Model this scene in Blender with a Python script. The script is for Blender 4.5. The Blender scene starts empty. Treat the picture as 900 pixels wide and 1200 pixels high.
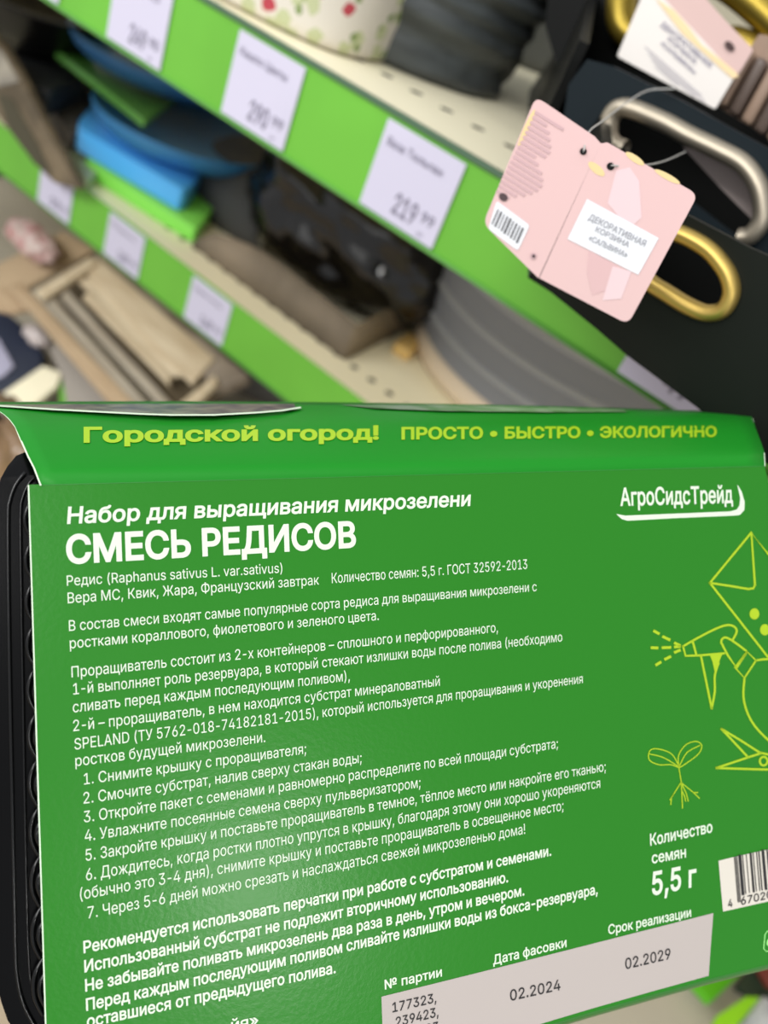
import bpy, bmesh, math, random
from math import sin, cos, pi
from mathutils import Vector as V, Matrix, noise
from mathutils.geometry import delaunay_2d_cdt
random.seed(4)
C = bpy.context.scene
COL = C.collection
# ------------------------------------------------------------------ camera
F = 970.0                 # focal length in pixels of the 900x1200 frame
S = 0.4                   # shelf coordinates (u) to metres
H = 1.339                 # height of the camera above the floor
XW = V((0.7317004, 0.59673331, -0.32942963)).normalized()      # world axes seen from the camera (x right, y down, z ahead)
YW = V((0.58355166, -0.29864257, 0.75516891)); YW = (YW - XW*YW.dot(XW)).normalized()
ZW = XW.cross(YW)
if ZW.dot(V((0.35225, -0.7448, -0.5667))) < 0: ZW = -ZW
def c2w(c): return V((c.dot(XW), c.dot(YW), c.dot(ZW)))
ORG = V((0, 0, H))
cam = bpy.data.cameras.new('camera'); co = bpy.data.objects.new('camera', cam); COL.objects.link(co)
cam.sensor_fit = 'VERTICAL'; cam.sensor_height = 36; cam.lens = F/1200*36
r_, u_, b_ = c2w(V((1,0,0))), c2w(V((0,-1,0))), c2w(V((0,0,-1)))
co.matrix_world = Matrix(((r_.x,u_.x,b_.x,0),(r_.y,u_.y,b_.y,0),(r_.z,u_.z,b_.z,H),(0,0,0,1)))
cam.clip_start = 0.01
cam.dof.use_dof = True; cam.dof.focus_distance = 0.190; cam.dof.aperture_fstop = cam.lens/2.7
C.camera = co
# ------------------------------------------------------------------ light and exposure
C.view_settings.view_transform = 'Standard'; C.view_settings.look = 'None'
C.view_settings.gamma = 1; C.view_settings.use_curve_mapping = False
C.view_settings.exposure = 0.0
w = bpy.data.worlds.new('store'); C.world = w; w.use_nodes = True
w.node_tree.nodes['Background'].inputs[0].default_value = (0.93, 0.96, 1.0, 1)
w.node_tree.nodes['Background'].inputs[1].default_value = 0.66
def area(name, loc, size, e, col=(1,1,1), rot=(0,0,0)):
    l = bpy.data.lights.new(name, 'AREA'); l.shape = 'RECTANGLE'; l.size, l.size_y = size; l.energy = e; l.color = col
    o = bpy.data.objects.new(name, l); COL.objects.link(o); o.location = loc; o.rotation_euler = rot
area('ceiling_lamp', (-0.3, -0.4, 2.95), (2.4, 0.25), 13, (1, .99, .97))
area('ceiling_lamp', (-0.6, -2.3, 2.95), (3.6, 0.5), 84, (1, .99, .97), (math.radians(38), 0, 0))
area('ceiling_lamp', (-2.6, -0.8, 2.95), (0.25, 2.4), 10, (.93, .96, 1))
area('front_fill', (-1.2, -3.2, 2.3), (3.0, 1.2), 14, (1, .99, .97), (math.radians(68), 0, math.radians(-12)))  # added frontal fill that brightens the lower shelf
area('shop_spot', (2.75, -1.80, 2.30), (.2, .2), 17, (1, .98, .95), (math.radians(72), 0, math.radians(57)))
# ------------------------------------------------------------------ pixel helpers (900x1200 frame)
def cray(x, y): return V(((x-450)/F, (y-600)/F, 1))
def atY(x, y, Y):                       # on a vertical plane parallel to the shelf front, u units
    d = c2w(cray(x, y)); return d*(Y/d.y)*S + ORG
def atZ(x, y, z):                       # on a horizontal plane
    d = c2w(cray(x, y)); return d*(z/d.z)*S + ORG
def onP(x, y, P, n):                    # on any plane through P with normal n (world)
    d = c2w(cray(x, y)); return ORG + d*((P-ORG).dot(n)/d.dot(n))
def U(x, y, z): return V((x, y, z))*S + ORG
# the card's plane
EX = V((3230, -130, 970)).normalized(); EY = V((0.035, 1, 0)); EY = (EY - EX*EX.dot(EY)).normalized()
NA = EX.cross(EY); NA = NA if NA.z > 0 else -NA      # pointing away from the camera
P0 = cray(33, 568)*0.172
def cardc(x, y, w=0.0):                 # camera coordinates, w metres behind the card
    d = cray(x, y); return d*((P0.dot(NA)+w)/d.dot(NA))
def card(x, y, w=0.0): return c2w(cardc(x, y, w)) + ORG
# ------------------------------------------------------------------ materials
def lin(c): return tuple((v/255/12.92 if v/255 <= .04045 else ((v/255+.055)/1.055)**2.4) for v in c)+(1,)
MATS = {}
def mat(name, rgb, rough=.5, metal=0, spec=.5, bump=0, bscale=60, vary=0, vscale=8, coat=0, rgb2=None, stretch=(1,1,1), trans=0, alpha=1):
    if name in MATS: return MATS[name]
    m = bpy.data.materials.new(name); m.use_nodes = True; nt = m.node_tree; b = nt.nodes['Principled BSDF']
    b.inputs['Base Color'].default_value = lin(rgb); b.inputs['Roughness'].default_value = rough
    b.inputs['Metallic'].default_value = metal; b.inputs['Specular IOR Level'].default_value = spec
    b.inputs['Coat Weight'].default_value = coat; b.inputs['Transmission Weight'].default_value = trans
    b.inputs['Alpha'].default_value = alpha
    tc = nt.nodes.new('ShaderNodeTexCoord'); mp = nt.nodes.new('ShaderNodeMapping'); mp.inputs['Scale'].default_value = stretch
    nt.links.new(tc.outputs['Object'], mp.inputs['Vector'])
    if vary or rgb2:
        n = nt.nodes.new('ShaderNodeTexNoise'); n.inputs['Scale'].default_value = vscale; n.inputs['Detail'].default_value = 4
        nt.links.new(mp.outputs['Vector'], n.inputs['Vector'])
        r = nt.nodes.new('ShaderNodeValToRGB'); r.color_ramp.elements[0].position = .35; r.color_ramp.elements[1].position = .65
        r.color_ramp.elements[0].color = lin(rgb)
        r.color_ramp.elements[1].color = lin(rgb2) if rgb2 else lin([min(255, v*(1+vary)) for v in rgb])
        nt.links.new(n.outputs['Fac'], r.inputs['Fac']); nt.links.new(r.outputs['Color'], b.inputs['Base Color'])
    if bump:
        n = nt.nodes.new('ShaderNodeTexNoise'); n.inputs['Scale'].default_value = bscale; n.inputs['Detail'].default_value = 3
        nt.links.new(mp.outputs['Vector'], n.inputs['Vector'])
        bp = nt.nodes.new('ShaderNodeBump'); bp.inputs['Strength'].default_value = bump; bp.inputs['Distance'].default_value = .002
        nt.links.new(n.outputs['Fac'], bp.inputs['Height']); nt.links.new(bp.outputs['Normal'], b.inputs['Normal'])
    MATS[name] = m; return m
M_green = mat('sleeve_green', (34, 117, 24), rough=.27, spec=.28, bump=.03, bscale=900)
M_flapgreen = mat('flap_green', (20, 128, 28), rough=.45, spec=.2, bump=.10, bscale=60, stretch=(1,1,1))
M_edge = mat('card_edge', (214, 232, 205), rough=.7)
M_white = mat('white_ink', (208, 222, 200), rough=.45, spec=.3)
M_lime = mat('lime_ink', (160, 188, 30), rough=.45, spec=.3)
M_lime2 = mat('lime_flap_ink', (158, 194, 30), rough=.35, spec=.4)
M_sticker = mat('label_paper', (176, 167, 162), rough=.6, spec=.2)
M_sticker2 = mat('barcode_paper', (206, 200, 188), rough=.6, spec=.2)
M_ink = mat('black_ink', (26, 24, 26), rough=.6)
M_black = mat('black_plastic', (4, 4, 5), rough=.22, spec=.12)
M_black2 = mat('black_plastic_rim', (9, 9, 10), rough=.18, spec=.3)
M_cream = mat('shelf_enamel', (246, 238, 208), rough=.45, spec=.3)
M_cream_d = mat('hole_shade', (20, 18, 15), rough=.8)  # near-black colour stands in for shade inside the holes
M_rail = mat('rail_green', (102, 172, 58), rough=.4, spec=.35, vary=.05, vscale=12)
M_lip = mat('rail_lip', (70, 100, 75), rough=.4)
M_tag = mat('price_paper', (200, 197, 217), rough=.6, spec=.2)
M_grey = mat('grey_ink', (128, 124, 144), rough=.7)
M_floor = mat('floor_tile', (176, 160, 136), rough=.5, vary=.12, vscale=4)
M_wall = mat('wall_paint', (205, 204, 198), rough=.8)
M_panel = mat('back_panel', (170, 164, 146), rough=.7)
# ------------------------------------------------------------------ object helpers
def tag(o, label, cat, group=None):
    o['label'] = label; o['category'] = cat
    if group: o['group'] = group
    return o
def empty(name, loc, label, cat, group=None):
    o = bpy.data.objects.new(name, None); COL.objects.link(o); o.location = loc; o.empty_display_size = .02
    return tag(o, label, cat, group)
def obj(name, verts, faces, m, parent=None, smooth=False):
    me = bpy.data.meshes.new(name); me.from_pydata([tuple(v) for v in verts], [], faces)
    if not parent:
        c = sum((V(v) for v in verts), V())/max(1, len(verts))
    me.materials.append(m)
    bm = bmesh.new(); bm.from_mesh(me); bmesh.ops.recalc_face_normals(bm, faces=bm.faces); bm.to_mesh(me); bm.free()
    if smooth:
        for p in me.polygons: p.use_smooth = True
    o = bpy.data.objects.new(name, me); COL.objects.link(o)
    if parent: attach(o, parent)
    return o
def attach(o, parent):
    o.parent = parent
    if not parent.parent: o.matrix_parent_inverse = Matrix.Translation(-parent.location)
    return o
def bevel(o, wd, seg=3):
    b = o.modifiers.new('bevel', 'BEVEL'); b.width = wd; b.segments = seg; b.limit_method = 'ANGLE'
    for p in o.data.polygons: p.use_smooth = True
    return o
def prism(name, pts, ext, m, parent=None, bev=0, seg=3):
    n = len(pts); pts = [V(p) for p in pts]
    vs = pts + [p + (ext[i] if isinstance(ext, list) else ext) for i, p in enumerate(pts)]
    fs = [tuple(range(n)), tuple(range(2*n-1, n-1, -1))] + [(i, (i+1) % n, (i+1) % n+n, i+n) for i in range(n)]
    o = obj(name, vs, fs, m, parent)
    if bev: bevel(o, bev, seg)
    return o
def box(name, lo, hi, m, parent=None, bev=0, seg=2):
    x0, y0, z0 = lo; x1, y1, z1 = hi
    return prism(name, [V((x0,y0,z0)), V((x1,y0,z0)), V((x1,y1,z0)), V((x0,y1,z0))], V((0,0,z1-z0)), m, parent, bev, seg)
def ubox(name, lo, hi, m, parent=None, bev=0): return box(name, U(*lo), U(*hi), m, parent, bev)
def grid(name, rows, m, parent=None, smooth=True, close=False, thick=0):
    n = len(rows[0]); vs = [p for r in rows for p in r]; fs = []
    for i in range(len(rows)-1):
        for j in range(n if close else n-1):
            k = (j+1) % n
            fs.append((i*n+j, i*n+k, (i+1)*n+k, (i+1)*n+j))
    o = obj(name, vs, fs, m, parent, smooth)
    if thick:
        s = o.modifiers.new('solid', 'SOLIDIFY'); s.thickness = thick; s.offset = 0
    return o
def lathe(name, c, prof, m, parent=None, seg=64, sx=1, sy=1, fr=None, rot=0, cap=True):
    rows = []
    for (r, z) in prof:
        row = []
        for k in range(seg):
            a = 2*pi*k/seg; rr = r*(fr(a, z) if fr else 1)
            x, y = rr*cos(a)*sx, rr*sin(a)*sy
            row.append(V((c.x + x*cos(rot)-y*sin(rot), c.y + x*sin(rot)+y*cos(rot), c.z+z)))
        rows.append(row)
    o = grid(name, rows, m, parent, close=True)
    if cap:
        bm = bmesh.new(); bm.from_mesh(o.data); bmesh.ops.holes_fill(bm, edges=[e for e in bm.edges if e.is_boundary], sides=0)
        bmesh.ops.recalc_face_normals(bm, faces=bm.faces)
        bm.to_mesh(o.data); bm.free()
    return o
def smooth_path(pts, closed=False, sub=6):
    out = []; n = len(pts); rng = n if closed else n-1
    for i in range(rng):
        a = pts[(i-1) % n] if closed or i else pts[0]; b = pts[i]; c = pts[(i+1) % n]
        d = pts[(i+2) % n] if closed or i+2 < n else pts[-1]
        for k in range(sub):
            t = k/sub
            out.append(.5*((2*b)+(c-a)*t+(2*a-5*b+4*c-d)*t*t+(3*b-a-3*c+d)*t**3))
    if not closed: out.append(pts[-1])
    return out
def tube(name, pts, r, m, parent=None, closed=False, seg=10, flat=None, sub=6):
    pts = smooth_path([V(p) for p in pts], closed, sub) if sub else [V(p) for p in pts]
    rows = []; n = len(pts); up = flat
    for i, p in enumerate(pts):
        t = (pts[(i+1) % n]-pts[i-1]) if closed or 0 < i < n-1 else (pts[min(i+1, n-1)]-pts[max(i-1, 0)])
        t.normalize()
        a = up if up else (V((0,0,1)) if abs(t.z) < .95 else V((1,0,0)))
        s = t.cross(a).normalized(); q = s.cross(t).normalized()
        ra, rb = r if isinstance(r, tuple) else (r, r)
        rows.append([p + s*ra*cos(2*pi*k/seg) + q*rb*sin(2*pi*k/seg) for k in range(seg)])
    if closed: rows.append(rows[0])
    o = grid(name, rows, m, parent, close=True)
    return o
# ------------------------------------------------------------------ lettering: glyph outlines filled by winding number
GL = {}
try: INTER = bpy.data.fonts.load(bpy.utils.system_resource('DATAFILES', path='fonts') + '/Inter.woff2')   # Blender's own typeface
except Exception: INTER = None
def contours(s, off):
    t = bpy.data.curves.new('tmp', 'FONT'); t.body = s; t.size = 1; t.resolution_u = 3
    if INTER: t.font = INTER
    t.dimensions = '2D'; t.fill_mode = 'NONE'
    e = bpy.data.objects.new('tmp', t); COL.objects.link(e)
    dg = bpy.context.evaluated_depsgraph_get(); ev = e.evaluated_get(dg); me = ev.to_mesh()
    P = [v.co.xy.copy() for v in me.vertices]; nx = {}
    for ed in me.edges: nx[ed.vertices[0]] = ed.vertices[1]
    E = [tuple(ed.vertices) for ed in me.edges]
    ev.to_mesh_clear(); bpy.data.objects.remove(e); bpy.data.curves.remove(t)
    adj = {}
    for a, b in E: adj.setdefault(a, []).append(b); adj.setdefault(b, []).append(a)
    seen = set(); loops = []
    for v in range(len(P)):
        if v in seen or v not in adj: continue
        lp = [v]; seen.add(v); cur = v
        nxt = v+1 if v+1 in adj[v] else adj[v][0]
        while nxt not in seen:
            lp.append(nxt); seen.add(nxt); cand = [q for q in adj[nxt] if q not in seen]
            if not cand: break
            nxt = cand[0]
        if len(lp) > 2: loops.append([P[i] for i in lp])
    if off:                                  # embolden: push every outline outwards
        big = max(loops, key=lambda l: abs(sarea(l))); sg = 1 if sarea(big) > 0 else -1
        loops = [fatten(l, off*sg) for l in loops]
    return loops
def sarea(l): return sum(l[i-1].x*l[i].y-l[i].x*l[i-1].y for i in range(len(l)))/2
def fatten(l, d):
    l = [p for i, p in enumerate(l) if (p-l[i-1]).length > 1e-5]; out = []
    for i, p in enumerate(l):
        a = (p-l[i-1]).normalized(); b = (l[(i+1) % len(l)]-p).normalized()
        na, nb = V((a.y, -a.x)), V((b.y, -b.x)); m = na+nb
        if m.length < .2: m = na
        else: m = m/m.length*min(2.0, 2/m.length)
        out.append(p + m*d)
    return out
def width(s):
    xs = [p.x for l in contours(s, 0) for p in l]; return max(xs)-min(xs)
BAR = None
def glyph(ch, off):
    global BAR
    if (ch, off) in GL: return GL[(ch, off)]
    if BAR is None: BAR = width('нн')
    adv = width('н'+ch+'н') - BAR
    if ch == ' ': GL[(ch, off)] = ([], [], adv); return GL[(ch, off)]
    L = contours(ch, off)
    vs = []; es = []
    for l in L:
        b = len(vs); vs += l; es += [(b+i, b+(i+1) % len(l)) for i in range(len(l))]
    r = delaunay_2d_cdt(vs, es, [], 0, 1e-5)
    ov, fs = r[0], r[2]; keep = []
    for f in fs:
        c = sum((ov[i] for i in f), V((0,0)))/len(f); wn = 0
        for l in L:
            for i in range(len(l)):
                a, b = l[i], l[(i+1) % len(l)]
                if (a.y <= c.y) != (b.y <= c.y):
                    xx = a.x + (c.y-a.y)/(b.y-a.y)*(b.x-a.x)
                    if xx > c.x: wn += 1 if b.y > a.y else -1
        if wn: keep.append(tuple(f))
    if ch == '-': ov = [V((v.x-.035, v.y)) for v in ov]; adv -= .07
    GL[(ch, off)] = (ov, keep, adv); return GL[(ch, off)]
CAPH = None
def text(name, s, p0, p1, h, m, parent, surf=card, bold=0.0, eps=.00012, shear=0, mid=0, z_of=None, smallcaps=False):
    """lettering whose baseline runs from p0 to p1 (pixels) with cap height h (pixels at p0) on surf(x, y, w)"""
    global CAPH
    if CAPH is None: CAPH = max(p.y for l in contours('Н', 0) for p in l)
    X = 0; vs = []; fs = []
    for ch in s:
        ov, f, adv = glyph(ch, bold); b = len(vs)
        vs += [(X+v.x, v.y) for v in ov]; fs += [tuple(b+i for i in q) for q in f]; X += adv
    x0 = min(v[0] for v in vs); x1 = max(v[0] for v in vs); W = x1-x0
    c0 = (surf(*p0, 0)-ORG).length/cray(*p0).length; c1 = (surf(*p1, 0)-ORG).length/cray(*p1).length
    out = []
    dx, dy = p1[0]-p0[0], p1[1]-p0[1]
    for x, y in vs:
        t = (x-x0 + shear*y)/W; yy = y/CAPH
        den = (1-t)*c0 + t*c1
        px = ((1-t)*c0*p0[0] + t*c1*p1[0])/den; py = ((1-t)*c0*p0[1] + t*c1*p1[1])/den
        hh = h*c0/den; py += mid*4*t*(1-t)
        out.append(surf(px - .035*yy*hh if surf is card else px, py - yy*hh, -eps))
    o = obj(name, out, fs, m, parent)
    return o
def ptext(name, s, p0, h, wd, m, parent, org, ux, uy, n, bold=0, eps=.0003):   # physical: on a plane, metres
    global CAPH
    if CAPH is None: CAPH = max(p.y for l in contours('Н', 0) for p in l)
    X = 0; vs = []; fs = []
    for ch in s:
        ov, f, adv = glyph(ch, bold); b = len(vs)
        vs += [(X+v.x, v.y) for v in ov]; fs += [tuple(b+i for i in q) for q in f]; X += adv
    x0 = min(v[0] for v in vs); W = max(v[0] for v in vs)-x0
    return obj(name, [org + ux*(p0[0]+(x-x0)/W*wd) + uy*(p0[1]+y/CAPH*h) + n*eps for x, y in vs], fs, m, parent)
def ribbon(name, paths, wpx, m, parent, surf=card, eps=.00012):     # printed strokes, one mesh
    vs = []; fs = []
    for pts in paths:
        cl = False
        if pts[0] == 'c': cl = True; pts = pts[1:]
        P = [V((p[0], p[1], 0)) for p in pts]
        n = len(P)
        b = len(vs)
        for i, p in enumerate(P):
            t = (P[(i+1) % n]-P[i-1]) if cl or 0 < i < n-1 else P[min(i+1, n-1)]-P[max(i-1, 0)]
            t.normalize(); q = V((-t.y, t.x, 0))*wpx/2
            if not cl and i == 0: p = p - t*wpx/3
            if not cl and i == n-1: p = p + t*wpx/3
            vs.append(surf(p.x+q.x, p.y+q.y, -eps)); vs.append(surf(p.x-q.x, p.y-q.y, -eps))
        for i in range(n if cl else n-1):
            k = (i+1) % n; fs.append((b+2*i, b+2*k, b+2*k+1, b+2*i+1))
    return obj(name, vs, fs, m, parent)
def decal(name, pts, m, parent, surf=card, eps=.00008):
    return obj(name, [surf(x, y, -eps) for x, y in pts], [tuple(range(len(pts)))], m, parent)
#BUILD
# ================================================================== the setting
o = box('floor', V((-4, -3, -.02)), V((3, 3, 0)), M_floor); o['kind'] = 'structure'
o = box('wall_back', U(-9, 4.6, -3.35) - V((0,0,0)), U(7, 4.8, 4.5), M_wall); o['kind'] = 'structure'
# ================================================================== shelving
ZT, ZL, ZB = -.2227, -.956, -1.75
sh = empty('store_shelving', U(-1, 2.5, -3.34), 'cream perforated metal store shelving with green price rails along its shelf edges', 'shelving')
def shelf_board(z, y0, y1, hy, hxs, th=.045):
    """hollow metal board: top sheet with real round holes along the front, inside shade painted near-black"""
    vs = []; fs = []
    x0, x1 = -4.2, 1.6; pitch = .0615; hw = pitch/2; r = .0115
    a0, a1 = hy-hw, hy+hw
    def q(a, b, c, d):
        n = len(vs); vs.extend([a, b, c, d]); fs.append((n, n+1, n+2, n+3))
    q(U(x0, y0, z), U(x1, y0, z), U(x1, a0, z), U(x0, a0, z))
    q(U(x0, a1, z), U(x1, a1, z), U(x1, y1, z), U(x0, y1, z))
    n0 = int((x0-hxs)/pitch)+1; n1 = int((x1-hxs)/pitch)-1; k0 = hxs+n0*pitch-hw; k1 = hxs+n1*pitch+hw
    q(U(x0, a0, z), U(k0, a0, z), U(k0, a1, z), U(x0, a1, z)); q(U(k1, a0, z), U(x1, a0, z), U(x1, a1, z), U(k1, a1, z))
    for k in range(n0, n1+1):
        cx = hxs+k*pitch; N = 16; b = len(vs)
        for i in range(N):
            a = 2*pi*i/N+pi/4; sq = min(1/abs(cos(a)) if abs(cos(a)) > 1e-6 else 9, 1/abs(sin(a)) if abs(sin(a)) > 1e-6 else 9)
            vs.append(U(cx+hw*cos(a)*sq, hy+hw*sin(a)*sq, z)); vs.append(U(cx+r*cos(a), hy+r*sin(a), z)); vs.append(U(cx+r*cos(a), hy+r*sin(a), z-.003))
        for i in range(N):
            j = (i+1) % N
            fs.append((b+3*i, b+3*j, b+3*j+1, b+3*i+1)); fs.append((b+3*i+1, b+3*j+1, b+3*j+2, b+3*i+2))
    o = obj('shelf_board', vs, fs, M_cream, sh)
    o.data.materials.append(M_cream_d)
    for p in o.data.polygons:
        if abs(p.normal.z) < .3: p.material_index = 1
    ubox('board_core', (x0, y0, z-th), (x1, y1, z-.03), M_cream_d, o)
    ubox('under_sheet', (x0, y0, z-th-.004), (x1, y1, z-th), M_cream, o)
    return o
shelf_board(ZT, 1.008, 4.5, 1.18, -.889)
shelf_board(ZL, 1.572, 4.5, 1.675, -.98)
ubox('base_shelf', (-5, .95, ZB-.1), (2.5, 4.5, ZB), mat('base_enamel', (176, 168, 150), rough=.6, vary=.06), sh, .003)
ubox('base_plinth', (-5, 1.1, -3.35), (2.5, 4.4, ZB-.1), M_panel, sh)
ubox('back_panel', (-5, 4.5, -3.35), (2.5, 4.58, 1.6), M_panel, sh)
def rail(y, zt, zb):
    o = ubox('price_rail', (-4.2, y, zb), (1.6, y+.014, zt), M_rail, sh)
    if zt > -.5: ubox('rail_lip', (-4.2, y-.003, zt-.001), (1.6, y+.010, zt+.0065), M_lip, o, .0005)
    ubox('rail_foot', (-4.2, y-.006, zb-.004), (1.6, y+.016, zb+.001), mat('rail_foot_green', (88, 150, 62), rough=.4), o, .001)
    return o
rail(1.0, -.2265, -.354)
rail(1.57, -.957, -1.094)
# price tags standing in the rails
def price_tag(x, y, zt, zb, wd, title, price, cents, label, group):
    t = empty('price_tag', U(x+wd/2, y-.005, zb), label, 'price tag', group)
    pz = .004
    prism('tag_card', [U(x, y-pz, zb+.004), U(x+wd, y-pz, zb+.004), U(x+wd, y-pz, zt-.006), U(x, y-pz, zt-.006)], V((0, .0008, 0)), M_tag, t)
    og = U(x, y-pz, zb); ux, uy, n = V((1,0,0)), V((0,0,1)), V((0,-1,0)); h = (zt-zb)*S; W = wd*S
    ptext('title_print', title, (W*.08, h*.72), h*.085, W*.72, M_grey, t, og, ux, uy, n, .01)
    ptext('price_print', price, (W*.40, h*.14), h*.21, W*.30, M_grey, t, og, ux, uy, n, .02)
    ptext('cents_print', cents, (W*.76, h*.22), h*.11, W*.16, M_grey, t, og, ux, uy, n, .02)
    ptext('small_print', 'шт', (W*.78, h*.08), h*.05, W*.07, M_grey, t, og, ux, uy, n)
    return t
G1 = 'white price tags on the upper green rail'; G2 = 'white price tags on the lower green rail'
price_tag(-.674, 1.0, -.2265, -.354, .136, 'Ваза Тюльпан', '219', '99', 'white price tag reading 219 on the upper rail beside the pink hang tag', G1)
price_tag(-.968, 1.0, -.2265, -.354, .136, 'Кашпо Цветы', '290', '99', 'white price tag on the upper rail under the floral planter', G1)
price_tag(-1.251, 1.0, -.2265, -.354, .136, 'Кашпо', '249', '90', 'white price tag on the upper rail above the blue bowls', G1)
price_tag(-1.52, 1.0, -.2265, -.354, .136, 'Кашпо', '199', '90', 'white price tag cut off by the top edge of the photo', G1)
price_tag(-.231, 1.0, -.2265, -.354, .136, 'Корзина', '47', '99', 'white price tag on the upper rail shaded under the dark basket', G1)
price_tag(-2.163, 1.57, -.9575, -1.094, .155, 'Салфетка', '99', '90', 'white price tag on the lower rail next to the leaning brown board', G2)
price_tag(-1.84, 1.57, -.9575, -1.094, .155, 'Поднос', '149', '90', 'middle white price tag on the lower rail below the green tray', G2)
price_tag(-1.482, 1.57, -.9575, -1.094, .155, 'Поднос лоток', '149', '90', 'white price tag on the lower rail under the taupe box', G2)
# ================================================================== upper shelf goods
fm = bpy.data.materials.new('floral_print'); fm.use_nodes = True; nt = fm.node_tree; b = nt.nodes['Principled BSDF']; b.inputs['Roughness'].default_value = .4
tc = nt.nodes.new('ShaderNodeTexCoord')
def dots(scale, thr, randthr, col, prev):
    v = nt.nodes.new('ShaderNodeTexVoronoi'); v.inputs['Scale'].default_value = scale; nt.links.new(tc.outputs['Object'], v.inputs['Vector'])
    nz = nt.nodes.new('ShaderNodeTexNoise'); nz.inputs['Scale'].default_value = scale*3; nt.links.new(tc.outputs['Object'], nz.inputs['Vector'])
    ad = nt.nodes.new('ShaderNodeMath'); ad.operation = 'MULTIPLY_ADD'; ad.inputs[1].default_value = .35; nt.links.new(nz.outputs['Fac'], ad.inputs[0]); nt.links.new(v.outputs['Distance'], ad.inputs[2])
    a = nt.nodes.new('ShaderNodeMath'); a.operation = 'LESS_THAN'; a.inputs[1].default_value = thr; nt.links.new(ad.outputs[0], a.inputs[0])
    s = nt.nodes.new('ShaderNodeSeparateColor'); nt.links.new(v.outputs['Color'], s.inputs[0])
    g = nt.nodes.new('ShaderNodeMath'); g.operation = 'GREATER_THAN'; g.inputs[1].default_value = randthr; nt.links.new(s.outputs[0], g.inputs[0])
    m = nt.nodes.new('ShaderNodeMath'); m.operation = 'MULTIPLY'; nt.links.new(a.outputs[0], m.inputs[0]); nt.links.new(g.outputs[0], m.inputs[1])
    x = nt.nodes.new('ShaderNodeMix'); x.data_type = 'RGBA'; nt.links.new(m.outputs[0], x.inputs['Factor']); x.inputs['B'].default_value = lin(col)
    if prev is None: x.inputs['A'].default_value = lin((212, 206, 196))
    else: nt.links.new(prev, x.inputs['A'])
    return x.outputs['Result']
c_ = dots(75, .58, .3, (184, 190, 150), None); c_ = dots(92, .46, .4, (128, 146, 92), c_); c_ = dots(64, .46, .5, (176, 60, 74), c_)
nt.links.new(c_, b.inputs['Base Color'])
def pot(name, c, r0, r1, h, m, label, cat='planter', sx=1, sy=1, rot=0, fr=None, nz=24, inner=None):
    t = empty(name, c, label, cat)
    prof = [(r0*.9, 0), (r0*.98, .002)] + [(r0+(r1-r0)*k/nz, .005+(h-.005)*k/nz) for k in range(nz+1)]
    prof += [(r1-.004, h+.001), (r1-.008, h-.003), (r0*.9, .01)]
    lathe('pot_body', c, prof, m, t, 96, sx, sy, fr, rot)
    lathe('soil_insert', c+V((0,0,h*.8)), [(r1*.9, 0), (r1*.88, .004)], inner or mat('dark_insert', (40, 38, 36), rough=.9), t, 40, sx*.98, sy*.98, None, rot)
    return t
def sqr(a, z): return 1/((abs(cos(a))**4+abs(sin(a))**4)**.25)
pot('floral_planter', U(-1.105, 1.245, ZT), .215*S, .24*S, .12, fm, 'white planter with red and green flower print on the upper shelf', fr=sqr, rot=.25)
def twist(a, z):
    n = noise.noise(V((cos(a)*1.2, sin(a)*1.2, z*18)))*2.2
    m = noise.noise(V((cos(a)*2.5+4, sin(a)*2.5, z*34)))
    return 1+.020*sin(z*300+4.2*sin(a+.9)+n*3.2)+.016*sin(z*190-4*sin(a+2.2)+n*2)+.03*abs(m)
M_twist = mat('dark_grey_weave', (58, 62, 63), rough=.5, spec=.5, bump=.5, bscale=45, stretch=(1,1,5), vary=.3, vscale=30)
pot('twisted_grey_planter', U(-.985, 1.41, ZT), .20*S, .265*S, .15, M_twist, 'dark grey planter with twisted folds on the upper shelf beside the floral planter', fr=twist, nz=110)
pot('smooth_grey_planter', U(-1.33, 2.25, ZT), .30*S, .33*S, .16, mat('smooth_grey', (92, 94, 90), rough=.5), 'smooth grey planter standing behind the twisted grey planter')
# dark baskets with metal ring handles
M_bk = mat('basket_dark', (11, 16, 10), rough=.5, spec=.2)
M_bk2 = mat('basket_black', (6, 7, 6), rough=.4, spec=.2)
M_bk3 = mat('basket_teal', (12, 24, 30), rough=.55, spec=.2)
M_gold = mat('gold_metal', (196, 168, 92), rough=.42, metal=.85)
M_silver = mat('silver_metal', (176, 166, 148), rough=.42, metal=.8)
def zoomP(s, ox, oy, pts): return [(ox+x/s, oy+y/s) for x, y in pts]
def wall(name, pts, Y, hole, m, parent, th=.008):
    """upright basket wall with a real hole for the ring"""
    outer = [atY(x, y, Y) for x, y in pts]; inn = [atY(x, y, Y) for x, y in hole]
    allp = [V((p.x, p.z)) for p in outer+inn]; n, k = len(outer), len(inn)
    es = [(i, (i+1) % n) for i in range(n)] + [(n+i, n+(i+1) % k) for i in range(k)]
    r = delaunay_2d_cdt(allp, es, [], 1, 1e-6)
    def inside(c, poly):
        f = False
        for i in range(len(poly)):
            a, b = poly[i], poly[i-1]
            if (a.y > c.y) != (b.y > c.y) and c.x < (b.x-a.x)*(c.y-a.y)/(b.y-a.y)+a.x: f = not f
        return f
    fs = [f for f in r[2] if inside(sum((r[0][i] for i in f), V((0,0)))/len(f), allp[:n]) and not inside(sum((r[0][i] for i in f), V((0,0)))/len(f), allp[n:])]
    y = outer[0].y
    o = obj(name, [V((v.x, y, v.y)) for v in r[0]], fs, m, parent)
    s = o.modifiers.new('solid', 'SOLIDIFY'); s.thickness = th*S; s.offset = 0
    return o
def loop_pts(pts, sub=6): return [(p.x, p.y) for p in smooth_path([V((x, y, 0)) for x, y in pts], True, sub)]
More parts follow.
